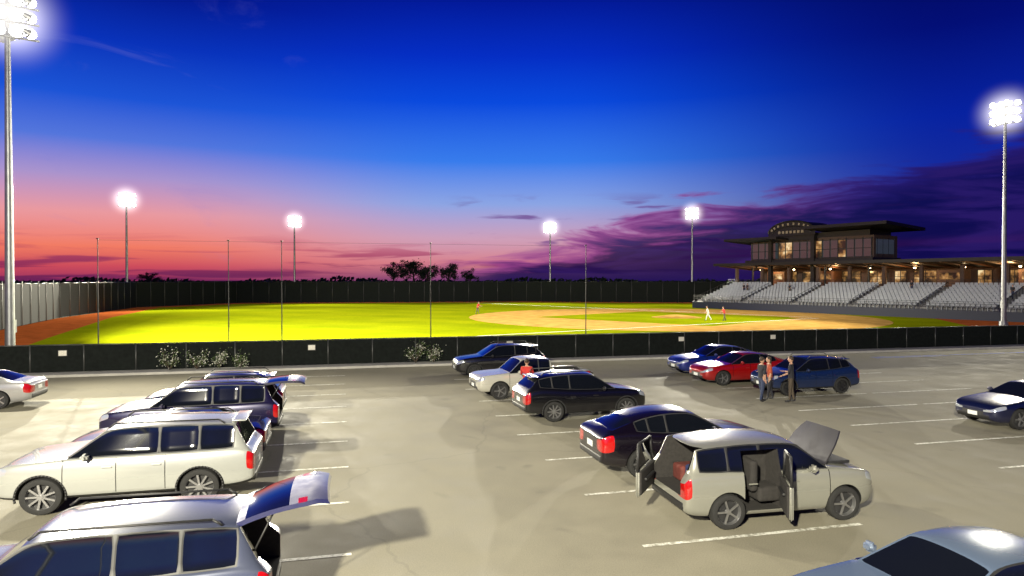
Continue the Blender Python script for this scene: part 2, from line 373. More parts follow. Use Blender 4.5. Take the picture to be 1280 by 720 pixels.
KINDS = {
 'suv': dict(L=4.85, wf=.92, wr=3.80, R=.385, hw=.955, gaps=(1.30, 2.25, 3.15), rails=True, belt=1.10, top=1.78, roof=(2.05, 4.25),
  st=[(0, .46, .80, .84, .74, .56, 'n'), (.09, .34, .97, 1.0, .84, .64, 'n'), (.32, .30, 1.05, 1.08, .92, .73, 'h'), (.85, .29, 1.09, 1.14, .955, .77, 'h'),
      (1.36, .29, 1.12, 1.18, .96, .80, 'w'), (2.0, .29, 1.13, 1.72, .96, .71, 'c'), (2.20, .29, 1.13, 1.77, .96, .71, 'c'), (3.02, .29, 1.13, 1.79, .96, .72, 'c2'), (3.78, .29, 1.14, 1.78, .96, .72, 'c3'),
      (4.46, .31, 1.16, 1.74, .945, .70, 'r'), (4.70, .36, 1.14, 1.20, .925, .78, 't'), (4.81, .40, 1.06, 1.10, .90, .73, 't'), (4.85, .44, 1.0, 1.04, .86, .69, 't')]),
 'crossover': dict(L=4.5, wf=.86, wr=3.52, R=.355, hw=.92, gaps=(1.32, 2.18, 3.02), rails=True, belt=1.02, top=1.66, roof=(2.0, 3.9),
  st=[(0, .40, .70, .74, .66, .50, 'n'), (.10, .30, .86, .90, .79, .60, 'n'), (.36, .26, .95, 1.0, .88, .69, 'h'), (.85, .25, 1.0, 1.06, .92, .73, 'h'),
      (1.28, .25, 1.03, 1.10, .925, .76, 'w'), (2.0, .25, 1.04, 1.60, .925, .65, 'c'), (2.22, .25, 1.04, 1.65, .925, .65, 'c'), (2.92, .25, 1.07, 1.66, .925, .65, 'c2'), (3.55, .25, 1.13, 1.61, .92, .63, 'c3'),
      (4.00, .27, 1.18, 1.52, .90, .60, 'r'), (4.34, .31, 1.10, 1.16, .88, .71, 't'), (4.46, .36, .98, 1.02, .85, .67, 't'), (4.5, .40, .90, .94, .80, .63, 't')]),
 'fastback': dict(L=4.6, wf=.90, wr=3.62, R=.35, hw=.92, gaps=(1.40, 2.30, 3.12), rails=False, belt=.98, top=1.52, roof=(2.1, 3.6),
  st=[(0, .38, .66, .70, .66, .50, 'n'), (.11, .28, .80, .84, .79, .60, 'n'), (.40, .24, .88, .92, .89, .68, 'h'), (.92, .23, .93, .98, .92, .72, 'h'),
      (1.38, .23, .97, 1.03, .925, .76, 'w'), (2.12, .23, .98, 1.45, .925, .62, 'c'), (2.36, .23, .98, 1.51, .925, .61, 'c'), (2.95, .23, 1.0, 1.50, .925, .61, 'c2'), (3.42, .23, 1.04, 1.43, .925, .60, 'c3'),
      (3.74, .25, 1.08, 1.34, .915, .59, 'r'), (4.32, .30, 1.08, 1.13, .88, .68, 't'), (4.55, .36, 1.0, 1.04, .84, .66, 't'), (4.6, .42, .92, .95, .79, .62, 't')]),
 'pickup': dict(L=5.2, wf=.95, wr=4.15, R=.39, hw=.95, gaps=(1.38, 2.28, 3.12), rails=False, belt=1.10, top=1.80, roof=(2.05, 3.2),
  st=[(0, .50, .86, .90, .78, .62, 'n'), (.08, .38, 1.0, 1.03, .87, .70, 'n'), (.30, .36, 1.06, 1.09, .93, .76, 'h'), (.9, .35, 1.09, 1.14, .95, .79, 'h'),
      (1.40, .35, 1.11, 1.17, .955, .81, 'w'), (1.98, .35, 1.12, 1.73, .955, .70, 'c'), (2.18, .35, 1.12, 1.79, .955, .70, 'c'), (2.75, .35, 1.12, 1.80, .955, .71, 'c2'), (3.28, .35, 1.12, 1.75, .955, .70, 'r'),
      (3.46, .35, 1.13, 1.18, .955, .84, 't'), (4.1, .36, 1.13, 1.17, .955, .85, 't'), (4.95, .38, 1.13, 1.17, .95, .85, 't'), (5.14, .42, 1.12, 1.15, .93, .83, 't'), (5.2, .46, 1.08, 1.10, .90, .80, 't')]),
 'compact': dict(L=4.15, wf=.78, wr=3.28, R=.35, hw=.90, gaps=(1.12, 2.05, 2.95), rails=False, belt=1.05, top=1.68, roof=(1.75, 3.7),
  st=[(0, .40, .76, .80, .68, .52, 'n'), (.09, .31, .92, .96, .80, .62, 'n'), (.30, .27, 1.0, 1.04, .875, .69, 'h'), (.75, .26, 1.04, 1.10, .90, .72, 'h'),
      (1.12, .26, 1.06, 1.13, .905, .75, 'w'), (1.72, .26, 1.07, 1.63, .905, .67, 'c'), (1.92, .26, 1.07, 1.67, .905, .67, 'c'), (2.57, .26, 1.08, 1.69, .905, .68, 'c2'), (3.25, .26, 1.10, 1.67, .90, .67, 'c3'),
      (3.86, .28, 1.12, 1.61, .88, .65, 'r'), (4.03, .32, 1.08, 1.15, .87, .71, 't'), (4.12, .36, .98, 1.02, .84, .67, 't'), (4.15, .40, .92, .95, .80, .63, 't')]),
 'sedan': dict(L=4.75, wf=.92, wr=3.72, R=.34, hw=.91, gaps=(1.42, 2.40, 3.30), rails=False, belt=.94, top=1.44, roof=(2.3, 3.2),
  st=[(0, .36, .62, .66, .64, .48, 'n'), (.11, .26, .74, .78, .78, .58, 'n'), (.40, .22, .82, .86, .88, .67, 'h'), (.95, .21, .88, .93, .91, .72, 'h'),
      (1.42, .21, .93, .99, .915, .75, 'w'), (2.18, .21, .94, 1.38, .915, .62, 'c'), (2.42, .21, .94, 1.43, .915, .60, 'c'), (2.88, .21, .95, 1.44, .915, .60, 'c2'), (3.40, .21, .97, 1.39, .915, .59, 'r'),
      (4.12, .23, 1.0, 1.06, .90, .70, 't'), (4.52, .26, .99, 1.04, .875, .70, 't'), (4.71, .32, .90, .94, .82, .64, 't'), (4.75, .38, .84, .87, .77, .60, 't')]),
}
for k, d in KINDS.items():
    d['paint'] = paint_mat('car_paint_'+k, [x-d['L']/2 for x in d['gaps']], .40, d['belt']+.02)

def smoothobj(o, ang=32):
    for p in o.data.polygons: p.use_smooth = True
    o.data.set_sharp_from_angle(angle=R(ang))
def evalmesh(o):
    dg = bpy.context.evaluated_depsgraph_get(); dg.update()
    return bpy.data.meshes.new_from_object(o.evaluated_get(dg))
BODY = {}
def body_mesh(kind, cuts=()):
    key = (kind, cuts)
    if key in BODY: return BODY[key]
    K = KINDS[kind]; L = K['L']; bm = bmesh.new(); rings = []
    for (x, zb, be, tp, w, wr, ty) in K['st']:
        cab = tp-be > .2; h = be-zb
        half = [(0, zb), (.6*w, zb), (w-.10, zb), (w-.02, zb+.09), (w, zb+.45*h), (w-.005, zb+.76*h), (w-.045, be), (w-.085, be+.02),
                (wr, tp-(.055 if cab else .022)), (.6*wr, tp-.012), (0, tp)]
        A = {}
        for k, (y, z) in enumerate(half):
            if k in (0, 10):
                v = bm.verts.new((x-L/2, 0, z)); A[(1, k)] = v; A[(-1, k)] = v
            else:
                for s in (1, -1): A[(s, k)] = bm.verts.new((x-L/2, s*y, z))
        rings.append((A, ty))
    groups = {}
    ns = len(rings)
    for i in range(ns-1):
        A, ty = rings[i]; B = rings[i+1][0]
        for s in (1, -1):
            for k in range(10):
                f = bm.faces.new([A[(s, k)], A[(s, k+1)], B[(s, k+1)], B[(s, k)]])
                mi = 0
                if k <= 1: mi = 2
                if k == 2 and K['rails']: mi = 2
                if k == 7 and ty in ('w', 'c'): groups.setdefault(('sf', s), []).append(f); mi = 1
                if k == 7 and ty in ('c2', 'c3'): groups.setdefault((ty, s), []).append(f); mi = 1
                if k >= 8 and ty == 'w': groups.setdefault('ws', []).append(f); mi = 1
                if k >= 8 and ty == 'r': groups.setdefault('rg', []).append(f); mi = 1
                if ty == 'n' and k == 5: mi = 3
                if i >= ns-3 and k in (4, 5): mi = 4
                f.material_index = mi
    for end in (0, ns-1):
        A = rings[end][0]; rows = [2, 3, 4, 5, 6, 7, 8]; grid = {}
        for r in rows:
            for s in (1, -1):
                v = A[(s, r)]; grid[(r, 2*s)] = v
                if r == 2: grid[(r, s)] = A[(s, 1)]
                elif r == 8: grid[(r, s)] = A[(s, 9)]
                else: grid[(r, s)] = bm.verts.new((v.co.x, v.co.y*.6, v.co.z))
            if r == 2: grid[(r, 0)] = A[(1, 0)]
            elif r == 8: grid[(r, 0)] = A[(1, 10)]
            else: grid[(r, 0)] = bm.verts.new((v.co.x, 0, v.co.z))
        cols = [-2, -1, 0, 1, 2]
        for r0, r1 in zip(rows[:-1], rows[1:]):
            for c0, c1 in zip(cols[:-1], cols[1:]):
                f = bm.faces.new([grid[(r0, c0)], grid[(r0, c1)], grid[(r1, c1)], grid[(r1, c0)]])
                out = (c0 == -2 or c1 == 2)
                if end == 0: f.material_index = 3 if (out and r0 in (5,)) else (2 if (r0 in (3, 4) and not out) or r0 == 2 else 0)
                else: f.material_index = 4 if (out and r0 in (4, 5)) else (2 if r0 == 2 else 0)
    bmesh.ops.recalc_face_normals(bm, faces=bm.faces)
    for kk, fs in groups.items():
        r = bmesh.ops.inset_region(bm, faces=fs, thickness=.024 if kk not in ('ws', 'rg') else .032, depth=-.006, use_even_offset=True)
        for f in r['faces']: f.material_index = 0 if kk in ('ws', 'rg') else 2
    cl = bm.edges.layers.float.get('crease_edge') or bm.edges.layers.float.new('crease_edge')
    corner = []
    for v in bm.verts:
        es = [e for e in v.link_edges if len(e.link_faces) == 2 and (e.link_faces[0].material_index == 1) != (e.link_faces[1].material_index == 1)]
        if len(es) == 2:
            d0 = (es[0].other_vert(v).co-v.co).normalized(); d1 = (es[1].other_vert(v).co-v.co).normalized()
            if d0.dot(d1) > -.86: corner.append(v)
    for e in bm.edges:
        if len(e.link_faces) == 2 and e.link_faces[0].material_index != e.link_faces[1].material_index:
            e[cl] = 1.0 if 1 in (e.link_faces[0].material_index, e.link_faces[1].material_index) else .75
    for v in corner:
        for e in v.link_edges: e[cl] = max(e[cl], .9)
    mats = [K['paint'], M_cglass, M_trim, M_head, M_tail, M_int, M_chr]
    ob = meshobj('tmp_body', bm, mats); smoothobj(ob, 180)
    m = ob.modifiers.new('s', 'SUBSURF'); m.levels = 2; m.render_levels = 2
    me = evalmesh(ob); bpy.data.objects.remove(ob)
    hw = K['hw']; top = K['top']
    cutters = []
    bc = bmesh.new()
    for xw in (K['wf'], K['wr']):
        for s in (1, -1): addcyl(bc, (xw-L/2, s*(hw-.30), K['R']), (xw-L/2, s*(hw+.3), K['R']), K['R']+.055, seg=40, mi=2)
    cutters.append(('wheels', bc))
    for ct in cuts:
        bc = bmesh.new()
        if ct == 'tail': addbox(bc, (L/2-.447, .0013, (.66+top-.10)/2), (1.5, 1.223, top-.10-.66), 5)
        if ct == 'door': addbox(bc, ((2.12+2.98)/2-L/2, .75, .93), (.80, .9, 1.16), 5)
        if ct == 'bed': addbox(bc, ((3.60+5.08)/2-L/2, .0011, 1.3), (1.48, 1.52, 1.1), 2)
        cutters.append((ct, bc))
    for nm, bc in cutters:
        co = meshobj('tmp_cut', bc, mats); n0 = len(me.polygons); area0 = sum(p.area for p in me.polygons); best = None
        for attempt in range(6):
            ob = link(bpy.data.objects.new('tmp', me)); b2 = ob.modifiers.new('b', 'BOOLEAN'); b2.object = co; b2.operation = 'DIFFERENCE'
            b2.solver = 'EXACT' if attempt in (0, 1, 2, 5) else 'FAST'
            if attempt == 5: b2.use_self = True
            co.location = (.0, 0, 0) if attempt == 0 else (.007*attempt, .0031*attempt, .0053*attempt)
            m3 = evalmesh(ob); bpy.data.objects.remove(ob); ar = sum(p.area for p in m3.polygons)
            ok = ar > area0*.82 and len(m3.polygons) > n0*.55
            if not ok: print(kind, nm, attempt, n0, len(m3.polygons), round(area0, 2), round(ar, 2))
            if ok: best = m3; break
        if best: me = best
        bpy.data.objects.remove(co)
    me.name = kind+'_body'; me.set_sharp_from_angle(angle=R(35))
    BODY[key] = me; return me

def make_wheel(name, mrim, ns):
    bm = bmesh.new(); prof = [(.20, -.10), (.30, -.112), (.345, -.10), (.36, -.07), (.36, .07), (.345, .10), (.30, .113), (.252, .105), (.243, .085), (.236, .02), (.0, .012)]
    n = 40; rows = []
    for r, y in prof:
        rows.append([bm.verts.new((r*math.cos(2*math.pi*i/n), y, r*math.sin(2*math.pi*i/n))) for i in range(n)] if r > 0 else [bm.verts.new((0, y, 0))]*n)
    for j in range(len(rows)-1):
        for i in range(n):
            vs = [rows[j][i], rows[j][(i+1) % n], rows[j+1][(i+1) % n], rows[j+1][i]]
            vs = list(dict.fromkeys(vs)); f = bm.faces.new(vs); f.material_index = 0 if j < 7 else (1 if j < 9 else 2)
    for i in range(ns):
        a = 2*math.pi*i/ns; rot = Matrix.Rotation(-a, 3, 'Y')
        addbox(bm, rot @ Vector((.135, .075, 0)), (.22, .028, .038), 1, rot)
    addcyl(bm, (0, .03, 0), (0, .10, 0), .06, .045, 16, 1)
    bmesh.ops.recalc_face_normals(bm, faces=bm.faces)
    o = meshobj(name, bm, [M_tyre, mrim, M_trim]); smoothobj(o); me = o.data; bpy.data.objects.remove(o); return me
WH = [make_wheel('alloy_wheel', M_rim, 5), make_wheel('alloy_wheel_b', M_rim, 9), make_wheel('dark_wheel', M_rimd, 6)]
WH_parts = {}
def shared(key, fn):
    if key not in WH_parts:
        o = fn(); WH_parts[key] = o.data; bpy.data.objects.remove(o)
    return WH_parts[key]

def tailgate_mesh(kind):
    K = KINDS[kind]; w = .68; n = 10; L = 1.15; bm = bmesh.new(); g_ = {}
    for i in range(n+1):
        tt = i/n
        for j in range(-4, 5):
            y = j/4*w*(1-.06*math.cos(tt*3))*(1-.10*max(0, tt-.8)/.2); z = -.20*tt*tt-.035*(j/4)**2-(.05 if tt > .95 else 0)
            for s, dz in ((0, 0), (1, -.07)): g_[(i, j, s)] = bm.verts.new((tt*L, y, z+dz))
    def mi(i, j, s):
        if s == 1: return 2
        if 1 <= i <= 5 and -4 <= j <= 3: return 1
        if i == 7 and (j <= -4 or j >= 3): return 4
        return 0
    for i in range(n):
        for j in range(-4, 4):
            f = bm.faces.new([g_[(i, j, 0)], g_[(i+1, j, 0)], g_[(i+1, j+1, 0)], g_[(i, j+1, 0)]]); f.material_index = mi(i, j, 0)
            f = bm.faces.new([g_[(i, j, 1)], g_[(i, j+1, 1)], g_[(i+1, j+1, 1)], g_[(i+1, j, 1)]]); f.material_index = mi(i, j, 1)
    for i in range(n):
        for j in (-4, 4): bm.faces.new([g_[(i, j, 0)], g_[(i+1, j, 0)], g_[(i+1, j, 1)], g_[(i, j, 1)]])
    for j in range(-4, 4):
        for i in (0, n): bm.faces.new([g_[(i, j, 0)], g_[(i, j+1, 0)], g_[(i, j+1, 1)], g_[(i, j, 1)]])
    bmesh.ops.recalc_face_normals(bm, faces=bm.faces)
    o = meshobj('tailgate', bm, [K['paint'], M_cglass, M_trim, M_head, M_tail, M_plate]); smoothobj(o, 40); return o

def door_parts(e, K, hinge, ang, width, color, name='open_door', h0=.38, side=1):
    d = bpy.data.objects.new(name, None); link(d, e); d.location = hinge; d.rotation_euler = (0, 0, ang)
    be = K['belt']; tp = K['top']-.10
    bm = bmesh.new(); addbox(bm, (width/2, 0, (h0+be)/2), (width, .07, be-h0)); bmesh.ops.bevel(bm, geom=bm.edges[:], offset=.03, segments=3, affect='EDGES')
    o = meshobj('door_skin', bm, K['paint'], d); smoothobj(o, 50); o.color = color
    box('door_lining', (width/2, -side*.05, (h0+be)/2+.02), (width-.06, .06, be-h0-.08), M_int, d, .02)
    box('arm_rest', (width/2, -side*.10, be-.22), (width*.55, .06, .06), M_trim, d, .02)
    bm = bmesh.new(); P = [(.03, be-.01), (.16, tp-.02), (width-.10, tp), (width-.02, be-.01)]
    for a, b in zip(P[:-1], P[1:]): addcyl(bm, (a[0], 0, a[1]), (b[0], 0, b[1]), .026, seg=8)
    for a in P: addsph(bm, (a[0], 0, a[1]), (.026,)*3, seg=8)
    o = meshobj('window_frame', bm, M_trim, d, True)
    bm = bmesh.new(); bm.faces.new([bm.verts.new((x, 0, z)) for x, z in P]); meshobj('window_pane', bm, M_cglass, d)
    return d

def car(name, kind, U, V, front='L', color=(.5, .5, .5), dyaw=0., tail=None, wheel=0, doors=False, scale=1., zs=.96, cargo=False, cargo_cols=None, gate_col=None):
    K = KINDS[kind]; L = K['L']; col = (*color, 1); hw = K['hw']; be = K['belt']; top = K['top']
    x, y = lot(U, V); e = empty(name, (x, y, .004), TH+(0 if front == 'L' else math.pi)+R(dyaw)); e.scale = (scale, scale, scale*zs)
    cuts = (('tail',) if tail is not None else ()) + (('door',) if doors else ()) + (('bed',) if kind == 'pickup' else ())
    o = link(bpy.data.objects.new('body', body_mesh(kind, cuts)), e); o.color = col
    for xw, nm in ((K['wf'], 'front'), (K['wr'], 'rear')):
        for s in (1, -1):
            w = link(bpy.data.objects.new('wheel_'+nm, WH[wheel]), e); sc = K['R']/.36
            w.location = (xw-L/2, s*(hw-.115), K['R']); w.scale = (sc, sc, sc)
            w.rotation_euler = (0, 0, 0 if s == 1 else math.pi)
            if K['rails']:
                def arch():
                    bm = bmesh.new(); r = K['R']+.062; pv = None
                    for i in range(0, 25):
                        a = R(-12+204*i/24); p = (r*math.cos(a), 0, r*math.sin(a))
                        if pv: addcyl(bm, pv, p, .024, seg=6)
                        pv = p
                    return meshobj('arch', bm, M_trim, None, True)
                a = link(bpy.data.objects.new('wheel_arch_trim', shared(kind+'arch', arch)), e); a.location = (xw-L/2, s*(hw-.012), K['R'])
    for s in (1, -1):
        xm = K['gaps'][0]+.42-L/2
        def mir():
            bm = bmesh.new(); addbox(bm, (0, 0, 0), (.13, .2, .15)); bmesh.ops.bevel(bm, geom=bm.edges[:], offset=.045, segments=3, affect='EDGES')
            addbox(bm, (.02, -.12, -.05), (.05, .12, .03)); o = meshobj('m', bm, K['paint']); smoothobj(o, 60); return o
        m = link(bpy.data.objects.new('wing_mirror', shared(kind+'mir', mir)), e); m.location = (xm, s*(hw+.07), be+.09); m.color = col
        if s == -1: m.scale = (1, -1, 1)
        def han():
            bm = bmesh.new(); addbox(bm, (0, 0, 0), (.19, .035, .03)); bmesh.ops.bevel(bm, geom=bm.edges[:], offset=.01, segments=2, affect='EDGES'); return meshobj('h', bm, K['paint'])
        for gx in K['gaps'][1:]:
            hd = link(bpy.data.objects.new('door_handle', shared(kind+'han', han)), e); hd.location = (gx-.16-L/2, s*(hw+.004), be-.16); hd.color = col
        if K['rails']:
            def rail():
                bm = bmesh.new(); a, b = K['roof']; ty = top-.01
                addcyl(bm, (a-L/2+.12, 0, ty+.045), (b-L/2-.12, 0, ty+.03), .018, seg=8)
                addcyl(bm, (a-L/2, 0, ty-.05), (a-L/2+.12, 0, ty+.045), .018, seg=8); addcyl(bm, (b-L/2, 0, ty-.06), (b-L/2-.12, 0, ty+.03), .018, seg=8)
                return meshobj('r', bm, M_trim, None, True)
            rl = link(bpy.data.objects.new('roof_rail', shared(kind+'rail', rail)), e); rl.location = (0, s*(K['st'][6][5]-.05), 0)
    st0 = K['st'][0]
    box('front_plate', (-L/2+.0, 0, st0[1]+.10), (.03, .34, .13), M_plate, e)
    if tail is None: box('rear_plate', (L/2-.005, 0, .72), (.03, .34, .14), M_plate, e)
    box('rear_bumper', (L/2-.07, 0, .47), (.16, 1.45, .17), M_trim, e, .05)
    if kind in ('suv', 'crossover', 'compact') and tail is None:
        xr = K['st'][9][0]
        box('roof_spoiler', (xr-L/2+.05, 0, K['st'][9][3]-.01), (.28, 1.1, .035), K['paint'], e, .015).color = col
    if tail is not None and tail != 'swing':
        xr = K['st'][9][0]-.06
        tg = link(bpy.data.objects.new('tailgate', shared(kind+'gate', lambda: tailgate_mesh(kind))), e)
        tg.location = (xr-L/2, 0, top-.03); tg.rotation_euler = (0, -R(tail), 0); tg.color = (*gate_col, 1) if gate_col else col
        bm = bmesh.new(); ca, sa = math.cos(R(tail)), math.sin(R(tail))
        for s in (1, -1): addcyl(bm, (L/2-.30, s*.64, 1.12), (xr-L/2+.55*ca, s*.60, top-.12+.55*sa), .013, seg=8)
        meshobj('gas_struts', bm, M_trim, e, True)
    if tail == 'swing':
        door_parts(e, K, (L/2-.02, -(hw-.14), 0), R(52), 1.15, col, 'swing_gate', .5, side=-1)
        bm = bmesh.new(); G = {}
        for i in range(6):
            for j in range(-3, 4):
                for s in (0, 1): G[(i, j, s)] = bm.verts.new((-.78*i/5, j/3*(.68-.16*(i/5)**3), -.07*(i/5)**2-.03*(j/3)**2-.035*s))
        for i in range(5):
            for j in range(-3, 3):
                bm.faces.new([G[(i, j, 0)], G[(i+1, j, 0)], G[(i+1, j+1, 0)], G[(i, j+1, 0)]])
                bm.faces.new([G[(i, j, 1)], G[(i+1, j, 1)], G[(i+1, j+1, 1)], G[(i, j+1, 1)]]).material_index = 1
        for i in range(5):
            for j in (-3, 3): bm.faces.new([G[(i, j, 0)], G[(i+1, j, 0)], G[(i+1, j, 1)], G[(i, j, 1)]])
        for j in range(-3, 3):
            for i in (0, 5): bm.faces.new([G[(i, j, 0)], G[(i, j+1, 0)], G[(i, j+1, 1)], G[(i, j, 1)]])
        bmesh.ops.recalc_face_normals(bm, faces=bm.faces)
        ho = meshobj('raised_bonnet', bm, [K['paint'], M_trim], e); smoothobj(ho, 40); ho.color = (.02, .02, .028, 1)
        ho.location = (1.12-L/2, 0, 1.14); ho.rotation_euler = (0, R(60), 0)
        box('engine_bay', (.72-L/2, 0, 1.11), (.62, 1.1, .06), M_trim, e, .02)
    if cargo:
        cc = cargo_cols or [(.10, .02, .015), (.02, .03, .10), (.08, .07, .06)]
        for i, (yy, sx, sy, sz) in enumerate([(-.33, .5, .42, .34), (.12, .42, .36, .42), (.44, .36, .24, .5)]):
            box('cargo_bag', (L/2-.62, yy, .67+sz/2), (sx, sy, sz), mat('cargo_fabric', cc[i % len(cc)], .8, var=.25, scale=9, bump=.3), e, .07)
        box('seat_back', (L/2-1.12, 0, 1.0), (.12, 1.15, .6), M_int, e, .05)
    if doors:
        box('seat', (.28-.0, .55, .62), (.5, .5, .3), M_int, e, .08); box('seat_backrest', (.62, .55, 1.0), (.16, .5, .62), M_int, e, .07)
        door_parts(e, K, (2.14-L/2, hw-.01, 0), R(66), .84, col, side=1)
    return e

BLK = (.004, .004, .006); NAV = (.005, .008, .04); PUR = (.010, .007, .04)
car('parked_suv', 'suv', -3.33, 10.1, 'L', (.065, .075, .12), tail=24, wheel=1, zs=.92, cargo=True, gate_col=(.008, .012, .09))
car('parked_suv', 'suv', -4.35, 16.55, 'L', (.36, .37, .35), 0, wheel=1, scale=1.03, zs=.93)
car('parked_sedan', 'sedan', -4.3, 19.4, 'L', PUR, wheel=0)
car('parked_suv', 'suv', -4.26, 22.2, 'L', (.010, .008, .04), tail=12, wheel=0, cargo=True, cargo_cols=[(.7, .06, .01), (.6, .15, .02), (.5, .02, .02)], gate_col=(.006, .006, .03))
car('parked_crossover', 'crossover', -4.2, 25.2, 'L', NAV, wheel=2)
car('parked_sedan', 'sedan', -13.6, 29.7, 'L', (.30, .30, .30), wheel=0)
car('parked_suv', 'crossover', 7.6, 33.3, 'L', BLK, wheel=2)
car('parked_pickup_truck', 'pickup', 7.55, 27.3, 'L', (.50, .49, .43), 4, wheel=0, scale=.93)
car('parked_crossover', 'crossover', 8.1, 22.7, 'R', BLK, 3, wheel=1)
car('parked_hatchback', 'fastback', 8.3, 15.9, 'R', (.005, .003, .008), wheel=1, scale=1.02, zs=1.0)
car('parked_hatchback', 'compact', 8.35, 12.35, 'R', (.26, .26, .225), -2, tail='swing', wheel=0, doors=True, cargo=True)
car('parked_coupe', 'sedan', 7.75, 7.1, 'L', (.11, .15, .23), 0, wheel=1)
car('parked_hatchback', 'fastback', 18.5, 31.4, 'L', (.005, .018, .17), 0, wheel=1)
car('parked_crossover', 'fastback', 18.0, 28.3, 'L', (.30, .004, .004), 0, wheel=0, scale=.98)
car('parked_crossover', 'crossover', 19.1, 25.2, 'L', (.007, .020, .075), 0, wheel=2, scale=.96)
car('parked_sedan', 'sedan', 22.3, 17.9, 'L', NAV, 0, wheel=0)

# ------------------------------------------------------------------ people
M_skin = mat('skin', (.42, .24, .16), .55)
M_hair = mat('hair', (.03, .018, .01), .7, var=.3, scale=40)
M_shoe = mat('shoe', (.02, .02, .022), .6)
M_eye = mat('eye', (.02, .015, .01), .2)
def person_mesh(shirt, pants, pose):
    rr = lambda a, l, dy=0: Vector((math.sin(a)*l, dy, -math.cos(a)*l))
    ll, rl = pose.get('legs', (.12, -.10)); lk, rk = pose.get('knees', (0., -.15))
    la, ra = pose.get('arms', (.1, -.1)); le, re_ = pose.get('elbows', (.5, .9)); lean = pose.get('lean', .0)
    J = []; E = []
    def add(p, r, par=None):
        J.append((Vector(p), r)); i = len(J)-1
        if par is not None: E.append((par, i))
        return i
    def spine(h): return Vector((math.sin(lean)*h, 0, .93+math.cos(lean)*h))
    pel = add((0, 0, .95), .135); wa = add(spine(.20), .115, pel); ch = add(spine(.38), .145, wa); nk = add(spine(.53), .062, ch); hd0 = add(spine(.60), .055, nk)
    arms = []
    for s, a, eb in ((1, la, le), (-1, ra, re_)):
        sh = add(spine(.47)+Vector((0, s*.18, 0)), .062, ch)
        el = add(J[sh][0]+rr(a, .28, s*.05), .044, sh)
        wr = add(J[el][0]+rr(a+eb, .25, -s*.02), .030, el)
        arms.append((J[el][0], J[wr][0], s))
    for s, a, kb in ((1, ll, lk), (-1, rl, rk)):
        hp = add((0, s*.09, .88), .092, pel); kn = add(J[hp][0]+rr(a, .41), .064, hp); an = add(J[kn][0]+rr(a+kb, .40), .042, kn)
        add(J[an][0]+Vector((.06, 0, -.035)), .042, an); add(J[an][0]+Vector((.17, 0, -.045)), .034, len(J)-1)
    me = bpy.data.meshes.new('p'); me.from_pydata([j[0] for j in J], E, []); ob = link(bpy.data.objects.new('p', me))
    sk = ob.modifiers.new('skin', 'SKIN'); sk.use_smooth_shade = True
    for i, (p, r) in enumerate(J): me.skin_vertices[0].data[i].radius = (r, r*(1.15 if i in (0, 1, 2) else 1))
    for i in range(len(J)): me.skin_vertices[0].data[i].use_root = (i == 0)
    sb = ob.modifiers.new('s', 'SUBSURF'); sb.levels = 2; sb.render_levels = 2
    m2 = evalmesh(ob); bpy.data.objects.remove(ob)
    bm = bmesh.new(); bm.from_mesh(m2)
    neckz = J[nk][0].z-.01
    for f in bm.faces:
        c_ = f.calc_center_median(); f.smooth = True; mi = 1
        if c_.z < .93: mi = 2
        if c_.z < .10: mi = 4
        if c_.z > neckz: mi = 0
        for e0, w0, s in arms:
            d = w0-e0; tt = (c_-e0).dot(d)/d.length_squared
            if 0.1 < tt and (c_-(e0+d*min(tt, 1))).length < .085: mi = 0
        f.material_index = mi
    hc = J[hd0][0]+Vector((.015, 0, .10))
    addsph(bm, hc, (.098, .078, .118), 0, 18); addsph(bm, hc+Vector((.01, 0, -.055)), (.078, .062, .07), 0, 14)
    addsph(bm, hc+Vector((-.018, 0, .03)), (.098, .085, .105), 3, 18)
    if pose.get('long'): addsph(bm, hc+Vector((-.06, 0, -.06)), (.055, .075, .15), 3, 12)
    addsph(bm, hc+Vector((.10, 0, -.015)), (.02, .013, .024), 0, 8)
    addsph(bm, hc+Vector((.083, 0, -.058)), (.012, .026, .007), 5, 8)
    for s in (1, -1):
        addsph(bm, hc+Vector((.084, s*.032, .008)), (.012, .014, .008), 5, 8); addsph(bm, hc+Vector((-.005, s*.08, -.005)), (.018, .01, .03), 0, 8)
    for e0, w0, s in arms:
        d = (w0-e0).normalized(); side = Vector((0, 1, 0)); fw = d.cross(side).normalized()
        pc = w0+d*.055; addsph(bm, pc, (.030, .040, .052), 0, 10, Matrix((fw, side, d)).transposed())
        for k, fl in enumerate((.062, .072, .068, .052)):
            b0 = pc+d*.035+side*(k-1.5)*.019; b1 = b0+d*fl*.55; b2 = b1+(d+fw*.7).normalized()*fl*.5
            addcyl(bm, b0, b1, .010, .009, 6, 0); addcyl(bm, b1, b2, .009, .006, 6, 0)
        tb = pc-side*s*.03; addcyl(bm, tb, tb+(d*.8-side*s*.7).normalized()*.055, .012, .008, 6, 0)
    o = meshobj('p', bm, [M_skin, shirt, pants, M_hair, M_shoe, M_eye]); m3 = o.data; bpy.data.objects.remove(o); return m3
def person(name, loc, yaw, me, s=1.):
    e = empty(name, (loc[0], loc[1], loc[2] if len(loc) > 2 else .004), yaw); e.scale = (s,)*3
    o = link(bpy.data.objects.new('figure', me), e); o.location = (0, 0, -min(v.co.z for v in me.vertices)); return e
C_blk = mat('black_shirt', (.012, .012, .018), .85, var=.2, scale=12); C_org = mat('maroon_shirt', (.30, .05, .02), .85, var=.2, scale=12)
C_jean = mat('denim', (.02, .03, .07), .85, var=.25, scale=14); C_red = mat('red_shirt', (.4, .02, .015), .8, var=.2, scale=12)
C_kha = mat('dark_khaki', (.06, .045, .03), .85, var=.2, scale=12); C_wht = mat('white_uniform', (.45, .45, .43), .8, var=.1, scale=12)
PA = person_mesh(C_blk, C_jean, dict(arms=(.15, -.2), elbows=(1.1, .4)))
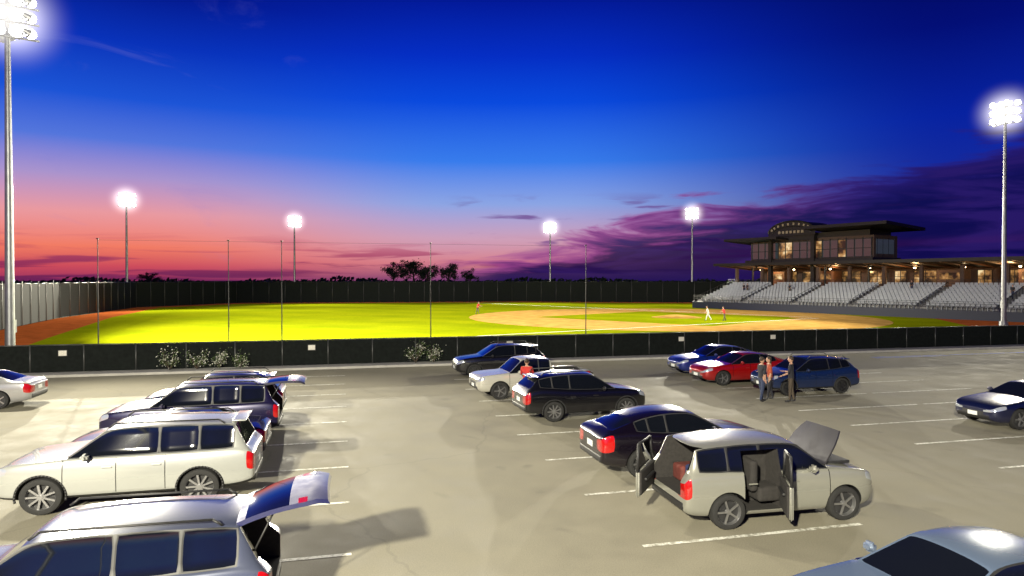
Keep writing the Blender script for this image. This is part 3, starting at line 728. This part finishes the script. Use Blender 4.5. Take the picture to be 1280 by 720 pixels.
PB = person_mesh(C_org, C_blk, dict(arms=(-.1, .3), elbows=(.3, 1.2), long=1, lean=.05))
PC = person_mesh(C_blk, C_kha, dict(arms=(.2, .1), elbows=(.9, 1.5), legs=(.05, -.05)))
PD = person_mesh(C_red, C_jean, dict(arms=(.5, .6), elbows=(.6, .6), lean=.15))
PE = person_mesh(C_wht, C_wht, dict(arms=(.3, -.3), elbows=(.8, .8), legs=(.4, -.35), knees=(-.2, -.3), lean=.2))
PF = person_mesh(C_red, C_kha, dict(arms=(.6, .2), elbows=(.9, .9), legs=(.2, -.2), lean=.25))
person('standing_person', (9.75, 26.6), R(20), PA)
person('standing_person', (10.25, 27.1), R(170), PB, .97)
person('standing_person', (10.85, 26.5), R(150), PC, 1.02)
person('standing_person', (.55, 26.0), R(80), PD)
person('baseball_player', (-4.8, 95), R(-30), PF, 1.0)
person('baseball_player', (23, 80), R(160), PE); person('baseball_player', (24.6, 79), R(190), PF, .97)

# ------------------------------------------------------------------ grandstand
ang = math.atan2(-.835, .55)
gs = empty('baseball_grandstand', (56, 78, 0), ang)
M_seat = mat('stadium_seat', (.27, .29, .32), .5, var=.15, scale=3)
M_bleach = mat('bleacher_concrete', (.18, .18, .185), .8, var=.25, scale=1)
M_pad = mat('navy_padding', (.008, .012, .03), .6)
M_roof = mat('roof_steel', (.016, .013, .012), .5, .4, var=.2)
M_wood = mat('stained_timber', (.08, .035, .016), .6, var=.3, scale=3)
def brick():
    m = bpy.data.materials.new('brick'); m.use_nodes = True; t = NT(m.node_tree); p = t.n['Principled BSDF']
    b = t.n.new('ShaderNodeTexBrick'); b.inputs['Color1'].default_value = (.05, .026, .02, 1); b.inputs['Color2'].default_value = (.075, .038, .025, 1)
    b.inputs['Mortar'].default_value = (.07, .06, .055, 1); b.inputs['Scale'].default_value = 3
    x, y, z = t.sep(t.coord()); t.l.new(t.comb(t.math('ADD', x, y), z, 0), b.inputs['Vector'])
    t.l.new(b.outputs['Color'], p.inputs['Base Color']); p.inputs['Roughness'].default_value = .85; return m
M_brick = brick()
def litglass():
    m = bpy.data.materials.new('lit_window'); m.use_nodes = True; t = NT(m.node_tree); p = t.n['Principled BSDF']
    p.inputs['Base Color'].default_value = (.02, .02, .02, 1); p.inputs['Roughness'].default_value = .1
    co = t.coord(); n = t.noise(co, .55, 3, .6)
    col = t.ramp(n, [(.35, (.10, .05, .02, 1)), (.55, (.8, .40, .12, 1)), (.7, (1, .8, .45, 1))]); t.l.new(col, p.inputs['Emission Color'])
    t.inp(p.inputs['Emission Strength'], t.ramp(n, [(.42, g(.05)), (.68, g(.9))])); return m
M_lit = litglass()
M_dwin = mat('press_box_glass', (.01, .015, .03), .05, coat=1, emit=(.40, .5, .45), es=.06)
X0, X1 = -46, 14; nrow = 10; rise = .27; z00 = 1.1
bs = bmesh.new(); bt = bmesh.new()
for r in range(nrow):
    y0 = .6+r*.85; z = z00+r*rise
    addbox(bs, ((X0+X1)/2, y0+.425, z/2), (X1-X0, .85, z))
    x = X0+.5
    while x < X1-.5:
        if (x-X0) % 9.0 > 1.3:
            addbox(bt, (x, y0+.40, z+.42), (.46, .42, .06)); addbox(bt, (x, y0+.62, z+.66), (.46, .05, .46)); addbox(bt, (x, y0+.5, z+.2), (.06, .3, .4))
        x += .56
meshobj('seating_tiers', bs, M_bleach, gs); meshobj('seats', bt, M_seat, gs)
box('front_wall', ((X0+X1)/2, .45, .55), (X1-X0+.4, .25, 1.1), M_pad, gs)
yb = .6+nrow*.85; zc = z00+nrow*rise
box('concourse', ((X0+X1)/2, yb+6.5, zc/2), (X1-X0+2, 13, zc), M_bleach, gs)
bm = bmesh.new()
def railing(bm, xa, xb, y, z):
    x = xa
    while x <= xb: addcyl(bm, (x, y, z), (x, y, z+1.05), .03, seg=6); x += 2
    for k in (.5, .8, 1.05): addcyl(bm, (xa, y, z+k), (xb, y, z+k), .022, seg=6)
railing(bm, X0, X1, yb+.15, zc); railing(bm, X0, X1, .45, 1.1)
for x in [X0+.6+9*i for i in range(7)]:
    for r in range(0, nrow, 1):
        y0 = .6+r*.85; z = z00+r*rise; addcyl(bm, (x, y0+.1, z), (x, y0+.1, z+.95), .025, seg=6)
    addcyl(bm, (x, .7, z00+.95), (x, .7+nrow*.85-.85, z00+.95+(nrow-1)*rise), .025, seg=6)
meshobj('railings', bm, M_dsteel, gs)
bz = zc
box('back_wall', ((X0+X1)/2, yb+9.4, bz+1.6), (X1-X0, .35, 3.2), M_brick, gs)
bm = bmesh.new(); bw = bmesh.new(); x = X0+1.5; i = 0
while x < X1-3:
    wv_ = 3.2 if i % 3 else 1.8
    addbox(bw, (x+wv_/2, yb+9.18, bz+1.35), (wv_, .04, 2.0))
    for xx in (x, x+wv_, x+wv_/2): addbox(bm, (xx, yb+9.14, bz+1.35), (.09, .1, 2.1))
    for zz in (.32, 1.5, 2.38): addbox(bm, (x+wv_/2, yb+9.135, bz+zz), (wv_, .085, .08))
    x += wv_+1.1; i += 1
meshobj('concession_windows', bw, M_lit, gs); meshobj('window_frames', bm, M_roof, gs)
bm = bmesh.new()
for i in range(12):
    x = X0+1+i*5.2
    addbox(bm, (x, yb+1.4, bz+1.5), (.45, .45, 3.0)); 
meshobj('columns', bm, M_brick, gs)
bm = bmesh.new(); rx = Matrix.Rotation(R(4), 3, 'X')
addbox(bm, ((X0+X1)/2, yb+4.5, bz+3.25), (X1-X0+3, 12.5, .28), 0, rx.inverted()); addbox(bm, ((X0+X1)/2, yb-1.75, bz+3.62), (X1-X0+3.2, .14, .45))
meshobj('canopy_roof', bm, M_roof, gs)
bm = bmesh.new()
for i in range(24):
    x = X0-.5+i*2.6; addbox(bm, (x, yb+3.5, bz+3.04), (.14, 10, .2), 0, rx.inverted())
meshobj('roof_rafters', bm, M_wood, gs)
bm = bmesh.new()
for x in (-40, -31, -12, -2, 7): addbox(bm, (x, yb+6.6, bz+1.2), (3.4, 2.4, 2.4))
meshobj('kiosks', bm, M_wood, gs)
bm = bmesh.new()
for x in (-40, -31, -12, -2, 7): addbox(bm, (x, yb+5.38, bz+1.5), (2.6, .04, 1.0))
meshobj('kiosk_openings', bm, M_lit, gs)
pz = bz+4.1; P0, P1 = -43, -20.5
box('press_box_floor', ((P0+P1)/2, yb+5, pz), (P1-P0, 8, .5), M_roof, gs)
box('press_box_core', ((P0+P1)/2, yb+5.4, pz+1.9), (P1-P0-.8, 6.6, 3.4), M_brick, gs)
bm = bmesh.new(); bw = bmesh.new(); n = 16; dxp = (P1-P0-1.4)/n
for i in range(n):
    x = P0+.7+dxp*(i+.5); addbox(bw, (x, yb+2.02, pz+1.75), (dxp-.1, .05, 2.6), 1 if i in (4, 5, 9, 12) else 0)
for i in range(n+1): addbox(bm, (P0+.7+dxp*i, yb+1.96, pz+1.8), (.12, .14, 3.0))
for z in (.4, 1.7, 3.1): addbox(bm, ((P0+P1)/2, yb+1.95, pz+z), (P1-P0-1, .11, .1))
meshobj('press_box_windows', bw, [M_dwin, M_lit], gs)
for i in range(4): addbox(bm, (P1-.42, yb+2.9+i*1.6, pz+1.8), (.12, .12, 2.8))
meshobj('press_box_mullions', bm, M_dsteel, gs)
box('press_box_end_window', (P1-.385, yb+5.2, pz+1.9), (.04, 5.2, 2.2), M_dwin, gs)
bm = bmesh.new()
addbox(bm, (P0+3.0, yb+3.6, pz+3.45), (10.5, 11, .4), 0, Matrix.Rotation(R(-3), 3, 'X')); addbox(bm, (P1-3.0, yb+3.6, pz+4.75), (13, 11, .45), 0, Matrix.Rotation(R(-3), 3, 'X'))
addbox(bm, (P1-5.6, yb+5.2, pz+4.0), (9, 6, .9))
meshobj('press_box_roof', bm, M_roof, gs)
bm = bmesh.new(); xc = (P0+P1)/2-2.2; pv = None; tz = pz+4.6
addbox(bm, (xc, yb+4.0, pz+3.9), (7.6, 5.2, 1.2))
for i in range(25):
    a = math.pi*i/24
    F_ = [(xc-4.3*math.cos(a), y_, tz+1.9*math.sin(a)) for y_ in (yb+.9, yb+6.6)]; q = (xc-3.5*math.cos(a), yb+.9, tz-.1+1.15*math.sin(a))
    b0 = (xc-4.3*math.cos(a), yb+.9, tz-.5)
    if pv:
        bm.faces.new([bm.verts.new(v) for v in (pv[0], F_[0], F_[1], pv[1])])
        bm.faces.new([bm.verts.new(v) for v in (pv[0], F_[0], b0, pv[3])])
        addcyl(bm, pv[0], F_[0], .13, seg=8); addcyl(bm, (pv[2][0], pv[2][1]-.06, pv[2][2]), (q[0], q[1]-.06, q[2]), .07, seg=8)
    pv = (F_[0], F_[1], q, b0)
meshobj('arched_tower_roof', bm, M_roof, gs)
bm = bmesh.new()
for i in range(3, 22, 2):
    a = math.pi*i/24; p = Vector((xc-3.85*math.cos(a), yb+.80, tz+1.42*math.sin(a)))
    addbox(bm, p, (.30, .05, .36), 0, Matrix.Rotation((a-math.pi/2)*.5, 3, 'Y'))
for i in range(7): addbox(bm, (xc-2.1+i*.7, yb+.80, tz+.1), (.4, .05, .42))
M_let = mat('sign_letters', (.12, .10, .07), .4, emit=(1, .7, .35), es=.08); meshobj('sign_letters', bm, M_let, gs)
bm = bmesh.new()
for x in (xc-3.9, xc+3.9): addbox(bm, (x, yb+1.0, bz+3.9), (.6, .6, 7.9))
for x in (P0+1, P0+8, P1-8, P1-1): addcyl(bm, (x, yb+1.8, bz), (x, yb+1.8, pz), .16, seg=10); addcyl(bm, (x, yb+1.8, pz-1.8), (x+1.6, yb+1.8, pz-.2), .09, seg=8)
meshobj('press_box_posts', bm, M_roof, gs)
bm = bmesh.new()
for i in range(9): addsph(bm, (X0+4+i*6.5, yb+4, bz+2.7), (.16, .16, .1), 0, 10)
meshobj('ceiling_lamps', bm, mat('warm_lamp', (1, .8, .5), .4, emit=(1, .72, .38), es=25), gs)
for i in range(5):
    ld = bpy.data.lights.new('ceiling_light', 'POINT'); ld.energy = 420; ld.color = (1, .55, .22); ld.shadow_soft_size = .3
    lo = link(bpy.data.objects.new('ceiling_light', ld), gs); lo.location = (X0+6+i*12, yb+4, bz+2.5)
for i in range(6):
    r = random.randrange(5, nrow); lx = random.uniform(X0+3, X1-6)
    p = Matrix.Rotation(ang, 3, 'Z') @ Vector((lx, .6+r*.85+.2, 0))
    person('spectator', (56+p.x, 78+p.y, z00+r*rise), ang-math.pi/2, random.choice([PA, PC]))

# ------------------------------------------------------------------ vegetation
def leafmat(name, a, b):
    m = bpy.data.materials.new(name); m.use_nodes = True; t = NT(m.node_tree); p = t.n['Principled BSDF']
    t.l.new(t.ramp(t.noise(t.coord(), 1.3, 4), [(.35, a), (.65, b)]), p.inputs['Base Color']); p.inputs['Roughness'].default_value = .7; return m
M_leaf = leafmat('tree_foliage', (.015, .03, .01, 1), (.05, .08, .02, 1)); M_bark = mat('bark', (.06, .045, .03), .9, var=.3, scale=6)
M_shrub = leafmat('shrub_foliage', (.05, .09, .02, 1), (.10, .15, .04, 1)); M_flow = mat('white_blossom', (.6, .6, .52), .7)
def leaf(bm, c, s, mi=0):
    n = Vector((random.gauss(0, 1), random.gauss(0, 1), random.gauss(0, 1))).normalized(); u = n.orthogonal().normalized()*s; v = n.cross(u).normalized()*s*.6
    f = bm.faces.new([bm.verts.new(c+u), bm.verts.new(c+v), bm.verts.new(c-u), bm.verts.new(c-v)]); f.material_index = mi
def tree(x, y, h, name='deciduous_tree'):
    e = empty(name, (x, y, 0)); bt = bmesh.new(); bl = bmesh.new()
    addcyl(bt, (0, 0, 0), (0, 0, h*.5), h*.03, h*.015, 8)
    for i in range(11):
        a = random.uniform(0, 6.3); z0 = h*random.uniform(.25, .5); ln = h*random.uniform(.2, .38); el = random.uniform(.35, 1.2)
        p = Vector((math.cos(a)*math.cos(el), math.sin(a)*math.cos(el), math.sin(el)))*ln+Vector((0, 0, z0))
        addcyl(bt, (0, 0, z0), p, h*.012, h*.004, 6)
        for k in range(3):
            q = p+Vector((random.gauss(0, 1), random.gauss(0, 1), random.gauss(0, .7)))*h*.07; rr_ = h*random.uniform(.05, .1)
            for _ in range(60): leaf(bl, q+Vector((random.gauss(0, 1), random.gauss(0, 1), random.gauss(0, .8)))*rr_*.6, h*.022)
    meshobj('trunk', bt, M_bark, e); meshobj('crown', bl, M_leaf, e)
for x, y, h in [(-52, 300, 15), (-44, 305, 17), (-37, 298, 14), (-29, 310, 15), (-20, 330, 12), (-176, 330, 11)]: tree(x, y, h)
bm = bmesh.new()
for i in range(5200):
    x = random.uniform(-420, 420); y = 380+random.uniform(-15, 15); hh = 4.6+.9*math.sin(x*.05)+.7*math.sin(x*.13+1)+.5*math.sin(x*.31)
    leaf(bm, Vector((x, y, hh*random.random()**.6)), 1.5)
meshobj('distant_treeline', bm, M_leaf)
for U, sc, fl in [(-8.6, .9, .4), (-7.3, 1.0, .4), (-6.2, .8, .5), (-5.2, .7, .3), (4.0, 1.0, .3), (5.0, .8, .35), (8.4, .7, .2)]:
    x, y = lot(U, FV-.42); e = empty('flowering_shrub', (x, y, .13)); bt = bmesh.new(); bl = bmesh.new()
    for i in range(12):
        a = random.uniform(0, 6.3); p = Vector((math.cos(a)*.45*sc, math.sin(a)*.25*sc, random.uniform(.5, 1.15)*sc))
        addcyl(bt, (0, 0, 0), p, .014, .006, 5)
        for _ in range(30):
            q = p*random.uniform(.45, 1.05)+Vector((random.gauss(0, .13), random.gauss(0, .08), random.gauss(0, .12))); q.z = max(.05, q.z)
            leaf(bl, q, .042, 1 if random.random() < fl else 0)
    meshobj('stems', bt, M_bark, e); meshobj('foliage', bl, [M_shrub, M_flow], e)
print('done', len(bpy.data.objects))
